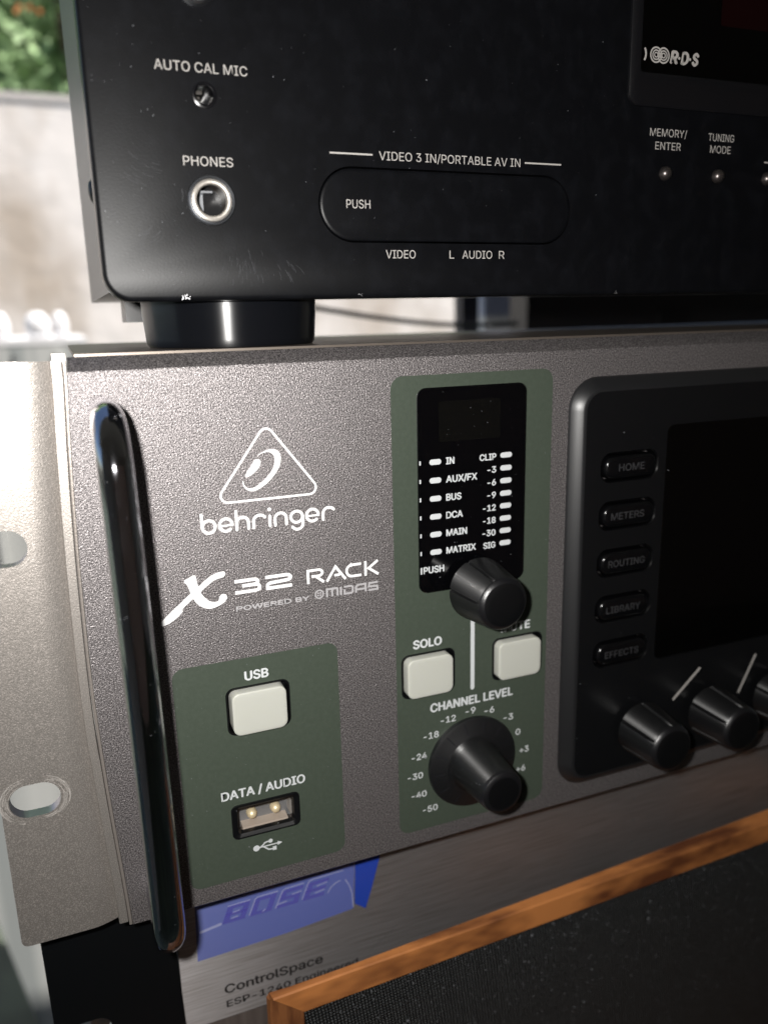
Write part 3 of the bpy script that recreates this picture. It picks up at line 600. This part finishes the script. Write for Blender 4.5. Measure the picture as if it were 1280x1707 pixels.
# chassis, screw, feet
b = MB(); b.box(9.3, 425, 6.1, 92, 144.6, 326, 'chassis_grey'); b.build('chassis', rec, smooth=0)
b = MB(); b.box(13.0, 18.6, 5.0, 12, 143.4, 144.5, 'silver_grey'); b.build('bottom_tab', rec, smooth=0)
def foot(cx, cy):
    b = MB(); R1, R2 = 20.9, 20.2; rings = []
    for r, z in ((R1 - .3, 144.5), (R1, 144.0), (R1 - .1, 140), (R2 + .15, 134.4), (R2, 133.4), (R2 - .5, 132.72), (R2 - 1.5, 132.58)):
        rings.append([(cx + r * math.cos(2 * math.pi * i / 96), cy + r * math.sin(2 * math.pi * i / 96), z) for i in range(96)])
    b.loft(rings, 'foot_black'); b.face(rings[-1], 'foot_black'); return b.build('foot', rec, smooth=35)
foot(38.4, 28.5); foot(385, 26.5)
b = MB(); b.box(16.2, 24, 58, 72, 138.6, 144.4, 'satin_black'); b.build('rear_bracket', rec, smooth=0)
b = MB(); rings = []
for r, x in ((2.6, 9.3), (2.5, 8.6), (1.8, 7.9), (.6, 7.6)): rings.append([(x, 13 + r * math.cos(t), 165 + r * math.sin(t)) for t in [2 * math.pi * i / 24 for i in range(24)]])
b.loft(rings, 'foot_black'); b.face(rings[-1], 'foot_black'); b.build('screw', rec, smooth=60)
# dents and chips along the lower edge
b = MB()
for cx, wd in ((23.9, 1.6), (61.9, .9), (130.5, .9), (187, 1.2)):
    for k in range(16 if cx < 30 else 8):
        x = cx + random.uniform(-wd / 2, wd / 2); z = RZ0 + random.uniform(.25, 1.2); q = random.uniform(.04, .13)
        b.face([(x - q, -.02 + (.0 if z > RZ0 + .9 else .0), z - q), (x + q, -.03, z - q * .8), (x + q * .6, -.03, z + q), (x - q * .7, -.02, z + q * 1.2)], 'chip')
b.build('chipped_edge', rec, 'bright chips along the lower edge', smooth=0, kind='stuff')

# dust and lint
b = MB(); q0 = 0
for (cx, cz, n_, rad, ang, sp) in ((14.5, 155.5, 34, 5.5, .35, .5), (37, 148.5, 26, 5.5, 1.5, .25), (17, 168, 16, 5, -.6, .5), (46, 148, 10, 4, 1.9, .3), (26, 163, 8, 3, 1.4, .3)):
    for k in range(n_):
        x = cx + random.gauss(0, rad * .45); z = cz + random.gauss(0, rad * .4)
        if z < 144.3 or x < RX0 + 2: continue
        a = ang + random.gauss(0, sp * .3) + (x - cx) * .06; L_ = random.uniform(.5, 2.6); q0 += 1
        b.ribbon([(x, z), (x + L_ * .5 * math.cos(a), z + L_ * .5 * math.sin(a)), (x + L_ * math.cos(a + .12), z + L_ * math.sin(a + .12))], random.uniform(.03, .08), -.012 - .0001 * q0, 'smudge', roundcap=False)
b.build('smudge', rec, 'greasy finger marks', smooth=0, kind='stuff', flip=False)
def dust(name, parent, n_, x0, x1, z0, z1, y, smax=.16, biasx=False, mt='dust', avoid=None):
    b = MB()
    for k in range(n_):
        x = x0 + (x1 - x0) * (random.random() ** (1.8 if biasx else 1)); z = random.uniform(z0, z1)
        if avoid and avoid(x, z): continue
        s_ = smax * (.25 + .75 * random.random() ** 4); a = random.uniform(0, 6.28); el = random.choice((1, 1, 1, 1.6, 3))
        pts = []
        for q in range(5):
            t = a + q * 1.257; r = s_ * random.uniform(.5, 1); px, pz = r * math.cos(t) * el, r * math.sin(t)
            pts.append((x + px * math.cos(a) - pz * math.sin(a), y - .01 * random.random(), z + px * math.sin(a) + pz * math.cos(a)))
        b.face(pts, mt)
    return b.build(name, parent, smooth=0, kind='stuff')
dust('dust', rec, 220, RX0 + 1.5, 130, 144, 205, -.03, .11, True)
dust('dust', rec, 40, 54, 115, 156, 168, -.26, .08)
dust('dust', win, 60, 76, 104, 72, 121, -.66, .11)
dust('dust', module, 60, 121, 180, 12, 118, -3.05, .13)
dust('dust', mixer, 150, 14.5, 52.8, 5, 62, -.06, .12, True)
dust('dust', mixer, 110, 69, 112, 42, 124.5, -.06, .10, avoid=lambda x, z: 74.5 < x < 105.5 and z > 70.5 or z < 56 and (69 < x < 86 or 95 < x < 112))

# =================================================================== processor below
PY = 15.0
proc = empty('rack_processor', (100, 60, -25), 'brushed steel one-unit rack processor with blue film over its name, below the rack mixer', 'audio processor')
b = MB(); b.box(10.3, 320, PY, PY + 3, -50.2, -.8, 'steel_brushed'); b.build('faceplate', proc, smooth=0)
b = MB(); b.box(12, 318, PY + 3.05, 300, -49, -1.2, 'chassis_grey'); b.build('case', proc, smooth=0)
b = MB(); sl2 = rrect(-18.6, -8.0, -43.6, -36.6, 3.4, 8)
bo = [(-21.9, -.8), (-21.3, -50.2), (10.6, -50.2), (9.2, -.8)]
b.cap(bo, PY - .6, 'bracket_black', [sl2]); b.wall(bo, PY - .6, PY + 2.4, 'bracket_black'); b.cap(bo, PY + 2.4, 'bracket_black', [sl2]); b.wall(sl2, PY - .6, PY + 2.4, 'slot_steel')
b.build('mounting_ear', proc, 'black rack ear with an oblong slot', smooth=0)
b = MB(); FY = PY - .12; b.cap([(15.9, -1.0), (15.1, -29.2), (20, -29.1), (40, -28.7), (59.6, -27.3), (60.4, -14), (59.5, -1.0)], FY, 'film_blue', tri=True)
filmo = b.build('protective_film', proc, 'thin blue protective film', smooth=0)
b = MB(); b.cap([(60.0, -1.0), (60.55, -13.5), (60.0, -25.6), (63.3, -28.3), (65.4, -22), (68.0, -13.0), (71.0, -1.0)], FY - .25, 'film_deep', tri=True); b.build('folded_corner', filmo, 'deep blue folded edge of the film', smooth=0)
# raised name under the film: slanted bar letters
b = MB(); LY = FY - .03
def sl_(pts, mt='film_letter', y=LY): b.cap([(x, z) for x, z in pts], y, mt, tri=True)
zt, zb_ = -14.75, -19.9; sh = .39
P_ = lambda x, z: (x + (z - zb_) * sh, z)
def slab(x0, x1, z0, z1, y=LY): sl_([P_(x0, z0), P_(x1, z0), P_(x1, z1), P_(x0, z1)], y=y)
h_ = (zt - zb_) / 5
for k, x in enumerate((22.3, 29.7, 37.2, 44.7)):
    slab(x, x + 6.2, zt - h_, zt); slab(x, x + 6.2, zb_, zb_ + h_); slab(x + (0 if k != 1 else 0), x + 6.0, zb_ + 2 * h_, zt - 2 * h_) if k != 1 else None
    if k in (0, 1): slab(x, x + 1.7, zb_ + h_, zt - h_, LY - .004); slab(x + 4.5, x + 6.2, zb_ + h_, zt - h_, LY - .004)
    if k == 2: slab(x, x + 1.7, zt - 2 * h_, zt - h_); slab(x + 4.5, x + 6.2, zb_ + h_, zb_ + 2 * h_)
    if k == 3: slab(x, x + 1.7, zb_ + h_, zt - h_, LY - .004)
b.build('raised_name', filmo, 'raised slanted maker name showing through the film', smooth=0, flip=False)
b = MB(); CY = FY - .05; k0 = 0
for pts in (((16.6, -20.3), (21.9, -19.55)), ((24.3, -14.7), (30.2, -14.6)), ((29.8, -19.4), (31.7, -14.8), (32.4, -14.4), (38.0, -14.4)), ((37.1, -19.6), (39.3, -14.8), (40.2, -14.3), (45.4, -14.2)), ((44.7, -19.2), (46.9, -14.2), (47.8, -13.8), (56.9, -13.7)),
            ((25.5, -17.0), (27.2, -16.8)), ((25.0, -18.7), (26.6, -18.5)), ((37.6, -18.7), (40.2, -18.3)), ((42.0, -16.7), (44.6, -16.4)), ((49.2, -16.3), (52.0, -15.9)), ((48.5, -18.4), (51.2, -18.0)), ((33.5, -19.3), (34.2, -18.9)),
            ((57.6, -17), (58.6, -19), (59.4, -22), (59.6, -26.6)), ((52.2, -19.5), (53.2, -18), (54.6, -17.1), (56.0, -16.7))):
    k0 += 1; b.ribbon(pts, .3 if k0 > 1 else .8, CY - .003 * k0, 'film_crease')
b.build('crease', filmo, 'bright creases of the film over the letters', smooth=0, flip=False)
word(proc, 'ControlSpace', 21.5, 49.9, -42.4, 2.9, PY - .03, 'dark_print', .05, label='upper line of dark lettering on the brushed steel')
word(proc, 'ESP-1240 Engineered', 21.7, 60.5, -46.9, 2.2, PY - .03, 'dark_print', .05, label='lower line of dark lettering on the brushed steel')
b = MB(); b.ribbon([(64.5, -43.8), (66.3, -42.2), (68.3, -41.0), (72.9, -37.7)], .18, PY - .02, 'chip'); b.build('scratch', proc, 'pale scratch in the brushed steel', smooth=0)
for i in range(4):
    b = MB(); b.disc(158.5, -9.8 - 8.2 * i, .55, PY - .02, 'chip', 14); b.build('vent_dot', proc, smooth=0)
# unit underneath
low = empty('lower_rack_unit', (100, 60, -75), 'plain brown-grey metal unit at the foot of the picture, under the steel processor', 'rack unit')
b = MB(); b.box(10.6, 320, PY + 1.2, 300, -140, -50.9, 'lower_metal'); b.build('body', low, smooth=0)
b = MB(); b.box(-21.3, 10.5, PY + 1.0, PY + 3.6, -140, -50.9, 'bracket_black'); b.build('mounting_ear', low, smooth=0)

# =================================================================== cloth-fronted panel leaning in front
spk = empty('speaker_grille', (110, -2, -60), 'black cloth speaker grille in a brown wooden frame, leaning before the steel processor', 'speaker grille')
GZ = -30.2; GX0 = 28.4; GL = 200; GY = -4.0; yaw = math.radians(1.4)
def gp(u, d, z): return (GX0 + 1.6 + u * math.cos(yaw) - d * math.sin(yaw), GY + u * math.sin(yaw) + d * math.cos(yaw), z)
def prism(b, A, B, mt):
    n_ = len(A); b.loft([A, B], mt); b.face(A, mt); b.face(B, mt)
b = MB(); rw_ = 7.4
fr = lambda u: 1.6 + 3.4 * u / GL * 1.25      # board thickness grows to the right
segs = [0, 4, 20, 60, 110, 160, 200]
ringsf = []
for u in segs:
    jt = 0.12 * math.sin(u * .7)
    ringsf.append([gp(u + (0 if u else 0), 0, GZ - rw_), gp(u, 0, GZ - .5 + jt), gp(u, .35, GZ - .1 + jt), gp(u, fr(u), GZ), gp(u, fr(u) + .3, GZ - rw_)])
ringsf[0] = [gp(9.0, 0, GZ - rw_), gp(1.2, 0, GZ - .5), gp(1.0, .35, GZ - .1), gp(.6, 2.4, GZ), gp(9.0, 2.4, GZ - rw_)]
ringsf[1] = [gp(9.2, 0, GZ - rw_), gp(6, 0, GZ - .5), gp(6, .35, GZ - .1), gp(6, 2.0, GZ), gp(9.2, 2.4, GZ - rw_)]
b.loft(ringsf, 'wood'); b.build('frame_rail', spk, 'honey-brown wooden top rail', smooth=20)
b = MB()
A = [gp(1.1, .02, GZ - .6), gp(8.9, .02, GZ - rw_), gp(8.9, 2.6, GZ - rw_), gp(.5, 2.6, GZ - .3), gp(-.3, 1.8, GZ - .4), gp(.2, .5, GZ - .6)]
Bq = [(x + (-.6 if i in (0, 3, 4, 5) else 0), y, GZ - 110) for i, (x, y, z) in enumerate(A)]
prism(b, A, Bq, 'wood_dark'); b.build('frame_stile', spk, 'darker wooden left stile with a chipped corner', smooth=20)
b = MB(); nx, nz_ = 60, 30; grid = []
for j in range(nz_ + 1):
    row = []
    for i in range(nx + 1):
        u = 8.6 + (GL - 8.6) * i / nx; z = GZ - rw_ + .3 - 100 * j / nz_; row.append(gp(u, 1.3 - .5 * min(1, j / 3.0) + .12 * math.sin(u * .21) * math.sin(z * .17), z))
    grid.append(row)
b.loft(grid, 'cloth', close=False); clo = b.build('grille_cloth', spk, 'black woven grille cloth', smooth=60)
b = MB()
for k in range(900):
    u = random.uniform(9, 190); z = GZ - rw_ - random.random() ** 1.3 * 70; x, y, _ = gp(u, .55, z); q = random.uniform(.05, .20) * (2.0 if random.random() < .03 else 1)
    b.face([(x - q, y, z - q), (x + q, y - .05, z - q * .5), (x + q * .5, y - .05, z + q), (x - q, y, z + q * .6)], 'dust')
b.build('lint', spk, smooth=0, kind='stuff')

# =================================================================== behind the stack
b = MB(); b.box(-20, 330, -60, 320, -175, -141, 'wood_dark'); tag(b.build('rack_table', smooth=0), 'dark brown table top under the stack of equipment', 'table')
# concrete garden wall + hedge
gw = empty('garden_wall', (0, 2200, -900), 'sunlit beige concrete garden wall beyond the receiver', 'wall')
b = MB(); b.box(-2500, 4200, 2200, 2380, -900, 688, 'concrete'); b.build('wall_face', gw, smooth=0)
b = MB(); b.box(-2500, 4200, 2196, 2384, 689, 706, 'cap_concrete'); b.build('coping', gw, smooth=0)
hd = empty('garden_hedge', (0, 2700, -900), 'out-of-focus green hedge above the garden wall', 'hedge')
b = MB(); rnd = random.Random(3)
for k in range(16000):
    x = rnd.uniform(-1000, 1300); z = 560 + rnd.random() * 1500; y = 2560 + rnd.random() * 500 + 90 * math.sin(x * .011) + 70 * math.sin(z * .013 + x * .004)
    if math.sin(x * .023 + 1.3) * math.sin(z * .019 + .5) > .8 and rnd.random() < .6: continue
    q = rnd.uniform(14, 34); v1 = Vector((rnd.gauss(0, 1), rnd.gauss(0, 1), rnd.gauss(0, 1))).normalized(); v2 = v1.cross(Vector((rnd.gauss(0, 1), rnd.gauss(0, 1), rnd.gauss(0, 1)))).normalized(); c = Vector((x, y, z))
    b.face([c - v1 * q, c + v2 * q * .45, c + v1 * q, c - v2 * q * .45], 'leaf')
b.box(-1600, 1900, 3120, 3160, -900, 2600, 'leaf'); b.build('foliage', hd, smooth=0, kind='stuff', flip=False)
b = MB()
for x in (-700, -250, 150, 600, 1050): b.tube([(x, 2800, -900), (x + 20, 2810, 300), (x - 30, 2790, 1400)], 30, 'bark', 8)
b.build('stem', hd, smooth=60)
b = MB()
for k in range(4): x, z = rnd.gauss(22, 20), rnd.gauss(985, 10); b.face([(x - 6, 2480 + k, z - 5), (x + 6, 2485 + k, z - 4), (x + 5, 2480 + k, z + 6), (x - 5, 2480 + k, z + 5)], 'bloom_orange')
b.build('blossom', hd, 'orange blossoms', smooth=0, flip=False)
# white cabinet outside, seen above, through the slots of and below the ear; added blobs on its top stand in for glints
cb = empty('garden_cabinet', (-90, 850, -900), 'pale grey-white cabinet standing in daylight behind the rack ear, seen through its slots', 'cabinet')
CX0, CX1, CZ = -129, 26, 122
b = MB(); b.cap([(CX0 - 60, CZ - 3), (CX1, CZ - 3), (CX1, -900), (-70, -900), (-110, -662), (-134, -518), (-150, -440), (CX0 - 60, -400)], 700, 'white_panel', tri=True); b.cap([(CX0 - 60, CZ - 3), (CX1, CZ - 3), (CX1, -900), (-40, -900)], 990, 'white_panel')
b.wall([(CX0 - 60, CZ - 3), (CX1, CZ - 3), (CX1, -900), (-70, -900), (-110, -662), (-134, -518), (-150, -440), (CX0 - 60, -400)], 700, 990, 'white_panel'); b.build('body', cb, smooth=0)
b = MB(); b.box(CX0 - 64, CX1 + .5, 699.4, 994, CZ - 2.5, CZ + 3, 'white_paint'); b.build('top_board', cb, smooth=0)
for x in (-150, -113, -76, -39, -2): b = MB(); b.box(x - 3, x + 3, 696, 699.5, -230, CZ - 8, 'white_panel'); b.build('moulding', cb, smooth=0)
for i, (cx, r) in enumerate(((-18, 12), (3, 8), (-52, 9))):
    b = MB(); rings = []
    for rr_, z in ((r * .55, 125.2), (r * .8, 127), (r, 134), (r, 140), (r * .8, 147), (r * .4, 151)): rings.append([(cx + rr_ * math.cos(t), 715 + rr_ * math.sin(t), z) for t in [2 * math.pi * q / 24 for q in range(24)]])
    b.loft(rings, 'white_paint'); b.face(rings[0], 'white_paint'); b.face(rings[-1], 'white_paint')
    tag(b.build('glint_blob', smooth=60), ('largest of the added white blobs standing in for glints behind the ear', 'smaller white blob for a glint, just right of the largest one', 'white blob for a glint, cut by the left edge of the picture')[i], 'glint blob', 'white glint blobs on the cabinet outside')
# things in the gap under the receiver
b = MB(); b.box(268, 281, 350, 362, -900, 400, 'post_dark'); tag(b.build('dark_post', smooth=0), 'dark upright post seen blurred through the gap under the receiver', 'post')
b = MB(); b.box(324, 372, 420, 470, 137, 400, 'pale_blue'); b.box(324, 372, 420, 470, -900, 100, 'pale_blue'); b.box(326, 370, 422, 468, 100, 137, 'white_paint'); tag(b.build('pale_cabinet', smooth=0), 'pale bluish cabinet edge seen through the gap, right of the dark post', 'cabinet')
b = MB(); b.box(320, 700, 348, 372, -140, 260, 'device_dark'); b.box(440, 470, 346.5, 347.9, 122, 140, 'satin_black'); tag(b.build('dark_device', smooth=0), 'large dark equipment case filling the right of the gap under the receiver', 'equipment')
b = MB(); P = []
for i in range(25): t = i / 24; P.append((150 + 160 * t, 345, 146.5 - 15.5 * math.sin(math.pi * min(1, t * .95) * .62)))
b.tube(P, 1.7, 'cable_black', 10); tag(b.build('cable', smooth=60), 'thin dark cable sagging behind the stack, seen through the gap', 'cable')
